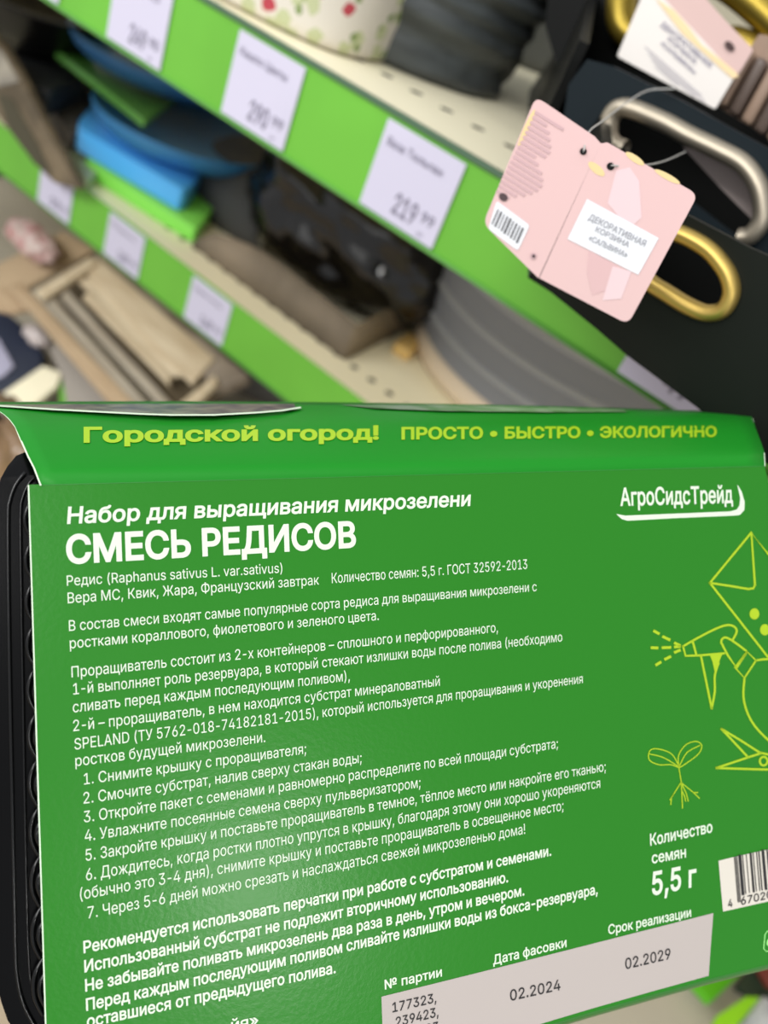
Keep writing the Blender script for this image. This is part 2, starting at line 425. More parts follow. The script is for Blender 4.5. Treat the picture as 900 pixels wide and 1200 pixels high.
gold = zoomP(3.6, 650, 150, [(400,650),(470,695),(560,750),(640,780),(710,765),(745,700),(735,630),(700,570),(650,515),(580,470),(510,440),(440,420),(385,450),(350,510),(355,590)])
silver = zoomP(2.4, 600, 0, [(318,420),(285,405),(272,375),(280,325),(320,302),(420,340),(500,383),(580,422),(650,462),(692,520),(706,580),(700,625),(670,662),(640,668)])
def ring(name, pts, Y, m, parent, rr):
    return tube(name, [atY(x, y, Y) for x, y in pts], rr, m, parent, True, 14, V((0,1,0)))
BG = 'dark baskets with metal ring handles'
A = empty('handled_basket', U(-.1, .9, ZT), 'dark green black basket with a gold ring handle overhanging the rail', 'basket', BG)
wall('front_wall', [(628,326),(700,384),(737,416),(818,476),(880,530),(1000,600),(1000,330),(930,312),(880,290),(800,248),(740,210),(690,185),(640,180),(615,240)], .70, loop_pts(gold), M_bk, A)
ring('ring_handle', gold, .693, M_gold, A, (.0027, .0038))
# left wall and floor of the basket run back over the shelf
p1, p2 = U(-.278, .705, ZT+.002), U(-.885, 1.77, ZT+.002)
prism('side_wall', [p1, p2, p2+V((.02, 0, .075)), p1+V((.008, 0, .042))], V((.004, .002, 0)), M_bk2, A)
prism('back_wall', [p2, U(.3, 1.77, ZT+.002), U(.3, 1.77, ZT+.25), p2+V((.02, 0, .09))], V((0,.002,0)), M_bk2, A)
prism('basket_floor', [p1, p2, U(.3, 1.77, ZT+.002), U(.3, .705, ZT+.002)], V((0,0,.002)), M_bk2, A)
prism('lining', [U(-.34, .86, ZT+.01), U(.3, .86, ZT+.01), U(.3, .86, ZT+.085), U(-.34, .86, ZT+.085)], V((0, .003, 0)), M_bk2, A)
B = empty('handled_basket', U(-.2, 1.2, ZT), 'black basket with a silver ring handle standing behind the gold ringed one', 'basket', BG)
wall('front_wall', [(655,185),(668,100),(690,70),(720,78),(800,118),(850,146),(905,176),(1000,225),(1000,400),(800,330)], .905, loop_pts(silver), M_bk3, B)
# deep band of the ring
tube('ring_handle', [atY(x, y, .893) for x, y in silver], (.0036, .0052), M_silver, B, False, 14, V((0,1,0)))
prism('inner_flange', [atY(x, y, .925) for x, y in [(800,172),(830,182),(862,198),(884,218),(892,250),(886,262),(846,222)]], V((0,.002,0)), mat('flange_metal', (150, 138, 134), rough=.5, metal=.3), B)
p1, p2 = U(-.43, .92, ZT+.002), U(-.86, 1.75, ZT+.002)
prism('side_wall', [p1, p2, p2+V((.0, 0, .11)), p1+V((0, 0, .068))], V((.004, .002, 0)), M_bk2, B)
prism('lining', [U(-.5, 1.13, ZT+.02), U(.3, 1.13, ZT+.02), U(.3, 1.13, ZT+.135), U(-.5, 1.13, ZT+.135)], V((0, .003, 0)), M_bk2, B)
D = empty('handled_basket', U(-.3, 1.45, ZT), 'black basket with a broad yellow gold ring at the top right corner', 'basket', BG)
g3 = [(738,40),(728,10),(740,-25),(790,-45),(850,-20),(905,25),(930,60),(915,80),(860,50),(790,60)]
wall('front_wall', [(660,100),(640,30),(650,-60),(760,-120),(1000,-60),(1000,300),(860,220)], 1.22, loop_pts(g3), M_bk2, D)
tube('ring_handle', [atY(x, y, 1.2) for x, y in g3], (.0075, .011), mat('yellow_gold', (160, 138, 56), rough=.4, metal=.8), D, True, 14, V((0,1,0)))
p1, p2 = U(-.62, 1.3, ZT+.002), U(-.98, 2.0, ZT+.002)
prism('side_wall', [p1, p2, p2+V((0, 0, .17)), p1+V((0, 0, .14))], V((.004, .002, 0)), M_bk2, D)
# brown wrapped goods inside the second basket
Wp = empty('wrapped_bundle', atY(880, 140, 1.02), 'brown ribbed goods in clear plastic at the right edge inside the baskets', 'package')
M_br = mat('brown_wrap', (134, 112, 96), rough=.5, vary=.25, vscale=30)
for k in range(7):
    x = 850+k*15; y = 96+k*11
    prism('ribbed_strip', [atY(x-14, y+22, 1.02), atY(x-2, y+31, 1.02), atY(x+34, y-35, 1.02), atY(x+22, y-43, 1.02)], V((0, .012+.006*(k % 2), 0)), mat('brown_a', (92, 78, 70), rough=.4) if k % 2 else mat('brown_b', (150, 126, 108), rough=.45), Wp, .002)
prism('kraft_backing', [atY(832, 120, 1.04), atY(1000, 220, 1.04), atY(1010, 60, 1.04), atY(890, 40, 1.04)], V((0, .01, 0)), M_br, Wp)
# ---- hang tags
M_pink = mat('pink_card', (212, 178, 178), rough=.55, spec=.25, vary=0)
M_pink2 = mat('pink_card_deep', (205, 168, 170), rough=.55)  # deeper pink for one blot
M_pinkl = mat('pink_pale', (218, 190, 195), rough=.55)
M_yel = mat('pale_gold_blot', (220, 194, 142), rough=.55)
M_wst = mat('white_sticker', (220, 220, 226), rough=.5)
def tagsurf(P, n):
    def s(x, y, w=0): return onP(x, y, P, n) + (ORG-P).normalized()*(-w)
    return s
def rounded(pts, r, seg=5, keep=()):
    out = []; n = len(pts)
    for i, p in enumerate(pts):
        p = V((p[0], p[1])); a = V(pts[i-1]); b = V(pts[(i+1) % n])
        if i in keep: out.append(tuple(p)); continue
        u = (a-p).normalized()*r; v = (b-p).normalized()*r
        for k in range(seg+1):
            t = k/seg; out.append(tuple((p+u)*(1-t)**2 + 2*p*t*(1-t) + (p+v)*t*t))
    return out
nT = V((.05, -1, .10)).normalized(); PT = atY(700, 250, .60); TS = tagsurf(PT, nT)
T = empty('hang_tag', TS(683, 178), 'pink folded hang tag with white sticker in front of the green rail', 'tag')
left = rounded([(566,262),(628,113),(697,160),(704,168),(631,326)], 11, keep=(2,3,4))
right = rounded([(632,326),(704,168),(712,167),(818,228),(736,380)], 11, keep=(0,1,2))
def panel(name, pts, S_, m, par, th=.0006):
    return prism(name, [S_(x, y, .0) for x, y in pts], (PT-ORG).normalized()*th, m, par)
lp = panel('left_leaf', left, TS, M_pink, T); rp = panel('right_leaf', right, TS, M_pink, T)
def disc(cx, cy, rx, ry=None, n=16, a0=0): return [(cx+rx*cos(2*pi*k/n), cy+(ry or rx)*sin(2*pi*k/n)) for k in range(n)]
def blob(cx, cy, rx, ry, ang): 
    return [(cx+rx*cos(t)*cos(ang)-ry*sin(t)*sin(ang), cy+rx*cos(t)*sin(ang)+ry*sin(t)*cos(ang)) for t in [2*pi*k/18 for k in range(18)]]
decal('punched_hole', disc(683.5,177.5,4.2), M_bk2, lp, TS, .0002); decal('punched_hole', disc(715.5,195,4.6), M_bk2, rp, TS, .0002)
decal('gold_blot', blob(699,198,12,5,.7), M_yel, rp, TS, .0001); decal('gold_blot', blob(744,186,13,4,.6), M_yel, rp, TS, .0001)
decal('gold_blot', blob(782,207,17,3.5,.5), M_yel, rp, TS, .0001); decal('gold_blot', blob(617,150,3,24,.42), M_yel, lp, TS, .0001)
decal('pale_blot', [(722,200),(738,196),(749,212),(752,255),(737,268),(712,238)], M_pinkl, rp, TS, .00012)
decal('deep_blot', [(690,292),(722,312),(712,340),(694,346),(688,320)], M_pink2, rp, TS, .00012)
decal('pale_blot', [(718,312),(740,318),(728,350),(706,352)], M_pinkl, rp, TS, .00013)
st = decal('white_sticker', [(688,233),(772,279),(748,322),(665,280)], M_wst, rp, TS, .00022)
st = decal('barcode_sticker', rounded([(582,235),(621,264),(607,294),(572,268)], 4), M_wst, lp, TS, .00022)
M_tink = mat('tag_ink', (150, 150, 158), rough=.7)
def ttext(s, p0, p1, h, par, m=M_tink, b=.012, sl=(.42, 1)):
    # vertical strokes of the tag run down-left
    def surf(x, y, w): return TS(x + (0), y, w)
    ux = V((p1[0]-p0[0], p1[1]-p0[1])); L = ux.length; ux.normalize(); up = V((.42, -.905))
    global CAPH
    if CAPH is None: CAPH = max(p.y for l in contours('Н', 0) for p in l)
    X = 0; vs = []; fs = []
    for ch in s:
        ov, f, adv = glyph(ch, b); k = len(vs); vs += [(X+v.x, v.y) for v in ov]; fs += [tuple(k+i for i in q) for q in f]; X += adv
    x0 = min(v[0] for v in vs); W = max(v[0] for v in vs)-x0
    return obj('printed_line', [par[1](p0[0]+ux.x*(x-x0)/W*L+up.x*y/CAPH*h, p0[1]+ux.y*(x-x0)/W*L+up.y*y/CAPH*h, -.0004) for x, y in vs], fs, m, par[0])
ttext('ДЕКОРАТИВНАЯ', (689,257), (755,289), 7.5, (rp, TS)); ttext('КОРЗИНА', (697,271), (736,290), 6.5, (rp, TS)); ttext('«САЛЬВИНА»', (689,281), (734,302), 6.5, (rp, TS))
M_faint = mat('faint_ink', (192, 158, 162), rough=.6)
for i in range(17):                                  # small print, too small to read
    t = i/16; x0, y0 = 628-45*t, 132+92*t; L = [34,16,22,26,30,32,30,20,26,34,38,40,38,34,28,20,14][i]*.92
    ribbon('small_print', [[(x0, y0), (x0+L, y0+L*.62)]], 3.6, M_faint, lp, TS, .0002)
for i in range(9): ribbon('barcode_bar', [[(584+i*3.6, 246+i*2.7), (577+i*3.6, 262+i*2.7)]], [1.4,2.2,1,1.8,2.6,1.2,2,1.4,2.4][i], mat('bar_grey', (96,96,100), rough=.6), lp, TS, .0005)
decal('emblem', blob(590,231,5.5,4.5,.6), mat('dark_emblem', (70,52,56), rough=.6), lp, TS, .0003)
decal('round_mark', disc(625,300,4), M_faint, lp, TS, .0003); decal('round_mark', disc(625.5,300,2), mat('dark_emblem', (0,0,0)), lp, TS, .0005)
M_str = mat('clear_string', (176, 176, 172), rough=.2, spec=.6)
sg = tube('string', [TS(684,178,-.002), atY(690,155,.62), atY(706,142,.68), atY(735,120,.8), atY(760,106,.88), atY(790,104,.89)], .00028, M_str, T, sub=8)
tube('string', [TS(716,194,-.002), atY(740,195,.62), atY(775,190,.70), atY(803,178,.8)], .00025, M_str, T, sub=8)
# second tag, behind
PT2 = atY(790, 80, 1.0); nT2 = V((0, -1, .25)).normalized(); TS2 = tagsurf(PT2, nT2)
T2 = empty('hang_tag', TS2(855, 55), 'white and dusky pink hang tag with a punched hole under the yellow gold ring', 'tag')
wp = prism('white_leaf', [TS2(x, y) for x, y in rounded([(723,66),(752,-4),(772,-8),(862,88),(838,128)], 3)], V((0,.0006,0)), mat('tag_white', (214, 208, 202), rough=.6), T2)
pp = prism('pink_leaf', [TS2(x, y, .0008) for x, y in rounded([(765,-8),(820,-10),(850,24),(883,58),(866,86),(855,92)], 4)], V((0,.0006,0)), mat('tag_dusky', (196, 166, 160), rough=.6), T2)
decal('gold_stripe', [(768,-2),(790,12),(806,30),(822,52),(840,66),(862,84),(866,90),(858,92),(800,40)], mat('stripe_gold', (222, 196, 150), rough=.6), T2, TS2, .0004)
decal('punched_hole', blob(855,54,7,4.5,.8), mat('hole_brown', (60,36,34), rough=.7), pp, TS2, .0002)
def shadow_none(): pass
for s_, a_, b_2, h_ in (('ДЕКОРАТИВНАЯ', (774,30), (832,80), 6.5), ('КОРЗИНА', (782,47), (815,76), 5.5), ('«САЛЬВИНА»', (774,52), (814,88), 5.5)):
    ttext(s_, a_, b_2, h_, (T2, TS2), M_grey, .012)
for i, L in enumerate([66, 66, 50, 26]):
    ribbon('small_print', [[(756+i*4, 55+i*7.5), (756+i*4+L, 55+i*7.5+L*.86)]], .8, M_grey, T2, TS2, .0004)
# ================================================================== lower shelf goods
M_blue = mat('blue_plastic', (62, 132, 190), rough=.4, spec=.4)
M_blue2 = mat('deep_blue_plastic', (58, 112, 166), rough=.4, spec=.4)
M_lblue = mat('light_blue_plastic', (84, 176, 244), rough=.3, spec=.5)
M_lgreen = mat('bright_green_plastic', (134, 222, 88), rough=.35, spec=.4)
M_mgreen = mat('green_wrapped', (112, 184, 84), rough=.3, spec=.6)
def slab(name, pxs, z, th, m, label, cat, bev=.004, r=8):
    pts = [atZ(x, y, z) for x, y in rounded(pxs, r)]
    o = prism(name, pts, V((0, 0, th*S)), m, None, bev, 4); return tag(o, label, cat)
def bowl(name, cx, cy, z, rx, ry, h, m, mi, label, rot=0):
    c = U(cx, cy, z)
    t = empty(name, c, label, 'bowl', 'blue oval bowls in the stack on the lower shelf')
    prof = [(.6, 0), (.80, .003), (.93, h*S*.45), (.99, h*S*.85), (1.0, h*S), (.985, h*S+.002), (.955, h*S*.95), (.80, h*S*.72), (.4, h*S*.6), (.02, h*S*.55)]
    lathe('bowl_body', c, prof, m, t, 72, rx*S, ry*S, None, rot)
    return t
# green tray, light blue tray, bowls and plate, stacked
slab('green_tray', [(96,203),(228,287),(252,250),(140,160)], ZL+.002, .045, M_lgreen, 'bright green rectangular tray lying lowest on the lower shelf edge', 'tray')
def ldeep(): 
    pts = [(84,172),(214,250),(244,206),(236,192),(150,128),(110,140)]
    return slab('light_blue_tray', pts, -.905, .062, M_lblue, 'light blue rounded tray lying on the bright green tray', 'tray', .010, 12)
ldeep()
bowl('oval_bowl', -1.985, 1.93, -.835, .285, .30, .07, M_blue, M_blue, 'blue oval bowl lying on the light blue tray', .3)
slab('green_plate', [(168,150),(58,62),(100,20),(208,118)], -.745, .02, M_mgreen, 'square green plate in shiny wrap between the two blue bowls', 'plate', .002, 3)
bowl('oval_bowl', -2.17, 1.97, -.70, .30, .30, .065, M_blue2, M_blue2, 'deep blue oval bowl topmost of the stack under the upper rail', .3)
# black goods top left
cb_ = atZ(34, 22, -.70)
t = empty('black_bowl', cb_, 'round black bowl in the top left corner behind the rail', 'bowl')
lathe('bowl_body', cb_-V((0,0,.03)), [(.10, 0), (.16, .03), (.19, .055), (.2, .06), (.19, .06), (.15, .028)], mat('black_gloss', (10, 10, 10), rough=.35), t, 60, .56, .5)
tag(prism('black_box', [atZ(x, y, -.86) for x, y in [(0,50),(62,42),(116,108),(55,138),(20,120)]], V((0,0,.03)), mat('black_card', (28, 31, 34), rough=.6), None, .002), 'flat black box under the round black bowl', 'box')
tag(prism('grey_box', [atZ(x, y, -.93) for x, y in [(55,145),(110,108),(135,150),(82,180)]], V((0,0,.022)), mat('grey_card', (84, 78, 70), rough=.7), None, .002), 'low dark grey box beside the left end of the light blue tray', 'box')
tag(prism('pale_green_packet', [atZ(x, y, ZL+.002) for x, y in rounded([(74,165),(100,225),(122,205),(100,158)], 5)], V((0,0,.012)), mat('pale_green', (158, 174, 140), rough=.5), None, .003), 'pale green packet between the brown board and the light blue tray', 'packet')
# leaning board at the far left
lb = empty('leaning_board', atY(50, 220, 1.5), 'brown and grey blurred display board leaning in front of the lower rail at left', 'board')
prism('board_panel', [atY(x, y, 1.5) for x, y in [(-25,28),(4,58),(22,88),(48,140),(92,222),(62,214),(44,196),(24,172),(8,150),(-25,110)]], V((0,.012,0)), mat('brown_board', (122, 108, 86), rough=.7, rgb2=(84, 74, 58), vscale=22), lb, .002)
prism('pale_print', [atY(x, y, 1.497) for x, y in [(-25,40),(3,62),(22,95),(8,100),(-25,104)]], V((0,.001,0)), mat('pale_print', (170, 164, 150), rough=.7, rgb2=(120,116,110), vscale=30), lb)
prism('dark_print', [atY(x, y, 1.497) for x, y in [(-4,108),(14,116),(44,170),(60,206),(40,192),(10,150)]], V((0,.001,0)), mat('dark_print', (70, 66, 50), rough=.7), lb)
# dark grey smooth pot behind the box
def dome(name, c, rx, ry, h, m, label, cat):
    t = empty(name, c, label, cat)
    prof = [(1, 0), (1.02, h*.2), (1.0, h*.5), (.92, h*.75), (.75, h*.93), (.4, h), (.02, h*1.01)]
    lathe('pot_body', c, prof, m, t, 64, rx, ry); return t
dome('dark_grey_pot', U(-1.72, 2.12, ZL), .30*S, .27*S, .20*S, mat('charcoal_matt', (74, 74, 74), rough=.65), 'rounded charcoal pot lying behind the light blue tray', 'planter')
# taupe box with black bag
tb = empty('taupe_box', U(-1.3, 1.9, ZL), 'low taupe fabric box at the front of the lower shelf holding a black plastic bag', 'box')
M_ta = mat('taupe_fabric', (136, 122, 104), rough=.8, rgb2=(98, 88, 74), vscale=9)
fr0 = [(222,288),(262,312),(330,364),(403,421)]; fr1 = [(212,262),(236,254),(262,262),(300,286),(352,338),(404,400)]
yb = 1.69
base = [atZ(x, y, ZL+.002) for x, y in fr0]
yy = base[-1].y
rowb = [V((base[0].x + (base[-1].x-base[0].x)*k/10, yy, base[0].z)) for k in range(11)]
def topz(k):
    t = k/10; return S*(.028+.10*math.sin(min(1, t*1.5+.12)*pi/2)**1*(1-.35*t) - (.03 if t == 0 else 0))
rowt = [p + V((0, .006, topz(k))) for k, p in enumerate(rowb)]
grid('front_wall', [rowb, rowt], M_ta, tb, thick=.004)
cb = rowb[-1]; ce = atZ(500, 372, ZL+.002); ce2 = cb + (ce-cb)*1.6
M_tb = mat('shaded_side', (112, 98, 76), rough=.8)  # side wall's shade painted as a browner tone of the taupe
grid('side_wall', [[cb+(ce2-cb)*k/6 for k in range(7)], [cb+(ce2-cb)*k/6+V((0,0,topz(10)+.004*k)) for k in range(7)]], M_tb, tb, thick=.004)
# crumpled black bag
def crumple(name, c, rx, ry, rz, m, parent, seed, amp=.12, sq=3.0):
    rows = []
    for i in range(1, 40):
        th = pi*i/40; row = []
        for j in range(80):
            ph = 2*pi*j/80; d = V((sin(th)*cos(ph), sin(th)*sin(ph), cos(th)))
            k = 1/((abs(d.x)**sq+abs(d.y)**sq+abs(d.z)**sq)**(1/sq))
            nn = noise.noise(d*2.2+V((seed,0,0)))*amp + amp*.5*abs(noise.noise(d*6+V((0,seed,0)))) - abs(noise.noise(V((d.x*3, d.y*9, d.z*2))+V((seed,3,0))))*amp*.6
            r = k*(1+nn); row.append(c + V((d.x*rx*r, d.y*ry*r, d.z*rz*r)))
        rows.append(row)
    o = grid(name, rows, m, parent, close=True); return o
M_bag = mat('black_film', (22, 19, 15), rough=.14, spec=.5)
bg = crumple('plastic_bag', U(-1.33, 2.06, ZL+.19), .36*S, .30*S, .185*S, M_bag, None, 3.3)
tag(bg, 'shiny crumpled black plastic bag filling the taupe box under the upper rail', 'bag')
# yellow wood piece
tag(prism('wood_block', [atZ(x, y, ZL+.002) for x, y in [(458,412),(476,424),(492,410),(474,398)]], V((0,0,.012)), mat('yellow_wood', (214, 178, 108), rough=.6), None, .002), 'small yellow wooden block on the cream shelf beside the ribbed grey pot', 'block')
# big ribbed pot
rg = empty('ribbed_grey_pot', U(-.62, 2.334, ZL), 'large grey planter with raised ribs and a cream base ring below the upper rail', 'planter')
cR = U(-.62, 2.334, ZL)
lathe('base_ring', cR, [(.50*S, .001), (.522*S, .002), (.527*S, .012), (.525*S, .026), (.50*S, .03)], mat('cream_ring', (214, 196, 172), rough=.5), rg, 128)
prof = []
for k in range(101):
    z = .012+.30*k/100*S*1.2; r = (.512+.035*sin(k/100*pi*.6))*S
    ph = (k/100*5) % 1
    prof.append((r, z))
for k in range(4):
    z = .020+k*.034; r = (.512+.035*sin(min(1, (z-.012)/.144)*pi*.6))*S
    lathe('rib', cR, [(r-.001, z-.0045), (r+.003, z-.002), (r+.0036, z), (r+.003, z+.002), (r-.001, z+.0045)], mat('rib_grey', (158, 160, 164), rough=.6), rg, 128, cap=False)
lathe('pot_body', cR, prof+[(prof[-1][0]-.01, prof[-1][1]), (.3*S, .02)], mat('grey_felt', (128, 130, 136), rough=.75, bump=.3, bscale=300), rg, 128)
# ================================================================== under the lower rail
PA = U(-2.208, 1.75, -1.375); al = math.radians(30); TN = V((0, -sin(al), cos(al)))   # tilted crate face
cr = empty('wooden_crate', PA, 'pale wooden slatted crate lying tilted below the lower rail', 'crate')
M_w1 = mat('pale_wood', (214, 198, 168), rough=.7, rgb2=(194, 174, 142), vscale=14, stretch=(1,8,8))
M_w2 = mat('tan_wood', (192, 168, 136), rough=.7, rgb2=(172, 146, 114), vscale=14, stretch=(1,8,8))
M_w3 = mat('grey_wood', (176, 166, 148), rough=.7, rgb2=(154, 142, 124), vscale=14, stretch=(1,8,8))
def plank(pts, m, d=0, th=.008, name='slat'):
    prism(name, [onP(x, y, PA+TN*d, TN) for x, y in pts], -TN*th, m, cr, .0015, 2)
def zc(*p): return [(x/4.5, 250+y/4.5) for x, y in p]
plank(zc((60,400),(110,360),(820,1120),(680,1120)), M_w2, .002)                    # lower edge board
plank(zc((215,450),(262,415),(900,1140),(820,1140)), M_w3, 0)
plank(zc((318,440),(350,395),(960,1060),(905,1085)), M_w3, 0)
plank(zc((395,340),(560,330),(1010,850),(900,850)), M_w1, 0)
plank(zc((440,290),(520,230),(1130,760),(1010,900)), M_w1, .004)
plank(zc((430,440),(490,400),(900,860),(890,900)), M_w1, 0)
plank(zc((180,410),(480,225),(515,255),(225,450)), M_w1, .010, name='cross_rail')
plank(zc((900,1040),(1130,850),(1150,890),(940,1100)), M_w1, .008, name='cross_rail')
plank(zc((-20,270),(330,90),(500,190),(90,420),(-20,420)), mat('box_tan', (170, 148, 118), rough=.75, vary=.08), -.012, name='end_board')
plank(zc((-40,400),(110,360),(160,500),(60,520),(-40,500)), M_w2, -.010, name='end_board')
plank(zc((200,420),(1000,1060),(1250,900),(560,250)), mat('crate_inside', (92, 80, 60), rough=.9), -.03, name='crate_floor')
# taupe packs between crate and rail
tag(prism('taupe_pack', [onP(x, y, PA+TN*.0, TN) for x, y in [(122,296),(150,322),(292,440),(266,452),(250,452),(116,305)]], -TN*.02, mat('taupe_pack', (150, 138, 122), rough=.7, rgb2=(116, 104, 90), vscale=16), None, .003), 'greyish taupe pack between the wooden crate and the lower rail', 'package')
dome('round_dark_pot', U(-1.72, 2.3, -1.52), .34*S, .30*S, .16*S, mat('charcoal2', (66, 64, 62), rough=.6), 'round charcoal pot below the lower rail right of the wooden crate', 'planter')
lathe('round_grey_vase', U(-2.95, 1.75, -1.30), [(.20*S, 0), (.30*S, .02), (.36*S, .07), (.34*S, .13), (.25*S, .17), (.05*S, .175)], mat('dim_grey', (84, 82, 76), rough=.7), None, 56)
tag(bpy.data.objects['round_grey_vase'], 'dim grey rounded vase at the left edge under the lower rail', 'vase')
fb = crumple('floral_packet', atY(38, 283, 1.72), .048, .02, .020, mat('floral_packet', (206, 190, 182), rough=.6, rgb2=(178, 120, 118), vscale=50), None, 7.1, .2, 2.2)
fb.rotation_euler = (0, 0, 0); tag(fb, 'crumpled white and pink floral packet left of the crate below the rail', 'packet')
# navy packs, plastic bag and cream board at lower left
PB = U(-2.1, 1.62, -1.62); 
nv = tag(prism('navy_pack', [onP(x, y, PB+TN*.0, TN) for x, y in [(-30,360),(4,362),(24,378),(50,410),(48,430),(0,462),(-30,480)]], -TN*.02, mat('navy_pack', (30, 38, 58), rough=.5), None, .003), 'dark navy pack at the left edge under the clear plastic bag', 'package')
tag(prism('lilac_pack', [onP(x, y, PB+TN*.004, TN) for x, y in [(-30,390),(-2,396),(16,428),(4,440),(-30,455)]], -TN*.004, mat('lilac_card', (170, 168, 190), rough=.5), None, .001), 'pale lilac card lying on the navy pack at the left edge', 'package')
pb = crumple('clear_bag', onP(42, 394, PB+TN*.012, TN), .022, .012, .012, mat('milky_film', (196, 184, 180), rough=.15, spec=.9), None, 9.2, .25, 2.2)
tag(pb, 'crumpled milky plastic bag shining on the navy pack', 'bag')
tag(prism('cream_board', [onP(x, y, PB+TN*.006, TN) for x, y in [(-20,488),(0,462),(50,428),(72,436),(66,452),(34,480),(-20,520)]], -TN*.008, M_cream, None, .002), 'cream shelf divider board at the left edge just above the green package', 'board')
tag(prism('grey_pack', [onP(x, y, PB+TN*.004, TN) for x, y in [(50,395),(72,400),(150,478),(110,485),(78,478),(72,440)]], -TN*.02, mat('grey_pack', (158, 150, 140), rough=.6), None, .003), 'light grey pack along the lower edge of the wooden crate', 'package')
tag(prism('green_card', [onP(x, y, PB-TN*.004, TN) for x, y in [(70,436),(82,448),(112,490),(70,490)]], -TN*.002, M_rail, None), 'small bright green card under the grey pack beside the crate', 'card')
# brown paper bag seen left of the sleeve
kb = crumple('kraft_bag', atZ(-6, 540, ZB+.2), .085, .06, .06, mat('kraft_film', (150, 122, 92), rough=.18, spec=.8, rgb2=(118, 94, 74), vscale=16), None, 2.4, .18, 2.4)
tag(kb, 'brown paper bag with glossy creases at the left edge behind the black tray', 'bag')
# ================================================================== lower right, on the base shelf
tag(prism('green_sign', [atZ(x, y, ZB+.03) for x, y in [(800,1150),(827,1179),(862,1146),(838,1115)]], V((0,0,.01)), mat('sign_green', (84, 176, 12), rough=.5), None, .001), 'bright green square card lying below the right end of the package', 'card')
wg = tag(prism('white_packet', [atZ(x, y, ZB+.03) for x, y in [(852,1215),(886,1172),(930,1200),(900,1240)]], V((0,0,.012)), mat('packet_white', (216, 218, 222), rough=.5, rgb2=(160,164,170), vscale=26), None, .002), 'white packet with a green edge in the bottom right corner', 'packet')
attach(prism('green_edge', [atZ(x, y, ZB+.066) for x, y in [(828,1212),(838,1192),(872,1170),(888,1171),(852,1215)]], V((0,0,.004)), mat('lime_edge', (150, 220, 30), rough=.5), None), wg)
tag(prism('dark_green_pack', [atZ(x, y, ZB+.01) for x, y in [(858,1160),(880,1125),(930,1150),(930,1215),(892,1180)]], V((0,0,.01)), mat('dark_green_pack', (48, 62, 44), rough=.6), None, .001), 'dark green pack under the dark red one at the right edge', 'package')
tag(prism('red_pack', [atZ(x, y, ZB+.05) for x, y in [(874,1120),(920,1125),(920,1170),(896,1158)]], V((0,0,.01)), mat('dark_red', (112, 46, 34), rough=.5), None, .002), 'dark red pack at the right edge below the package', 'package')
# ================================================================== the microgreens kit held up to the camera
kit = empty('seed_kit', card(470, 900, .02), 'green card sleeve printed in Russian around a black plastic tray, held up to the camera', 'package')
# tray
def wpt(x, y, w): return card(x, y, w)
outl = [(-9,1120),(-9,620)] + [(-8,598),(-5,577),(1,560),(9,546),(19,534),(29,530),(38,535),(50,556)] + [(860,560),(900,580),(930,1000),(905,1090)] + [(70,1240),(40,1228),(20,1212),(9,1196),(2,1176),(-5,1150)]
cx = sum(p[0] for p in outl)/len(outl); 
inw = [(450+(x-450)*.93, 850+(y-850)*.93) for x, y in outl]
tw = lambda y: max(0, 560-y)*.00024
rows = [[wpt(x, y, .0045+tw(y)) for x, y in outl], [wpt(x, y, .0062+tw(y)) for x, y in outl], [wpt(450+(x-450)*.975, 850+(y-850)*.975, .0066+tw(y)) for x, y in outl], [wpt(x, y, .034) for x, y in inw]]
tr = grid('tray', rows, M_black, kit, close=True, smooth=False)
bm = bmesh.new(); bm.from_mesh(tr.data); bmesh.ops.holes_fill(bm, edges=[e for e in bm.edges if e.is_boundary], sides=0); bmesh.ops.recalc_face_normals(bm, faces=bm.faces); bm.to_mesh(tr.data); bm.free()
bead = [(30,554),(26,558),(17,571),(11.5,587),(9.5,606),(10,700),(12,820),(14.5,940),(17,1060),(18.5,1125),(21,1150),(26,1172),(36,1194),(52,1216),(80,1232)]
tube('rim_bead', [wpt(x, y, .0042) for x, y in bead], .00042, M_black2, tr, sub=6)
bead2 = [(40,560),(34,567),(27,582),(24,606),(25,700),(27,820),(29,940),(31.5,1060),(34,1130),(38,1158),(46,1180),(62,1205)]
tube('rim_bead', [wpt(x, y, .0040) for x, y in bead2], .0003, M_black2, tr, sub=6)
# scalloped wall: each crescent is a rib
yv = 585
while yv < 1170:
    L = 44+ (yv-585)*.03; x0 = 29+(yv-585)*.018
    tube('tray_rib', [wpt(x0+12, yv, .0034), wpt(x0+4, yv+L*.22, .0030), wpt(x0+.5, yv+L*.5, .0031), wpt(x0+3, yv+L*.8, .0034), wpt(x0+12, yv+L*1.08, .0039)], .00055, M_black2, tr, sub=4, seg=8)
    tube('tray_rib', [wpt(x0+16, yv+L*.25, .0030), wpt(x0+9, yv+L*.45, .0026), wpt(x0+9, yv+L*.7, .0028), wpt(x0+16, yv+L*.95, .0034)], .0006, M_black2, tr, sub=4, seg=8)
    yv += L+3
# front panel
fp = [(33,568)] + [(33+863*k/10, 568-22*k/10) for k in range(1, 11)] + [(901,567),(925,800),(952,1112),(900,1130),(866,1138.5),(832,1147),(796,1157),(760,1167),(725,1177),(690,1187),(640,1202),(560,1226),(400,1272),(200,1320),(58,1346),(53,1200),(46,980),(39,760)]
front = prism('front_panel', [card(x, y) for x, y in fp], c2w(NA)*.0005, M_green, kit)
front.data.materials.append(M_edge)
for p in front.data.polygons:
    if p.area < 1e-4 and len(p.vertices) == 4: p.material_index = 1
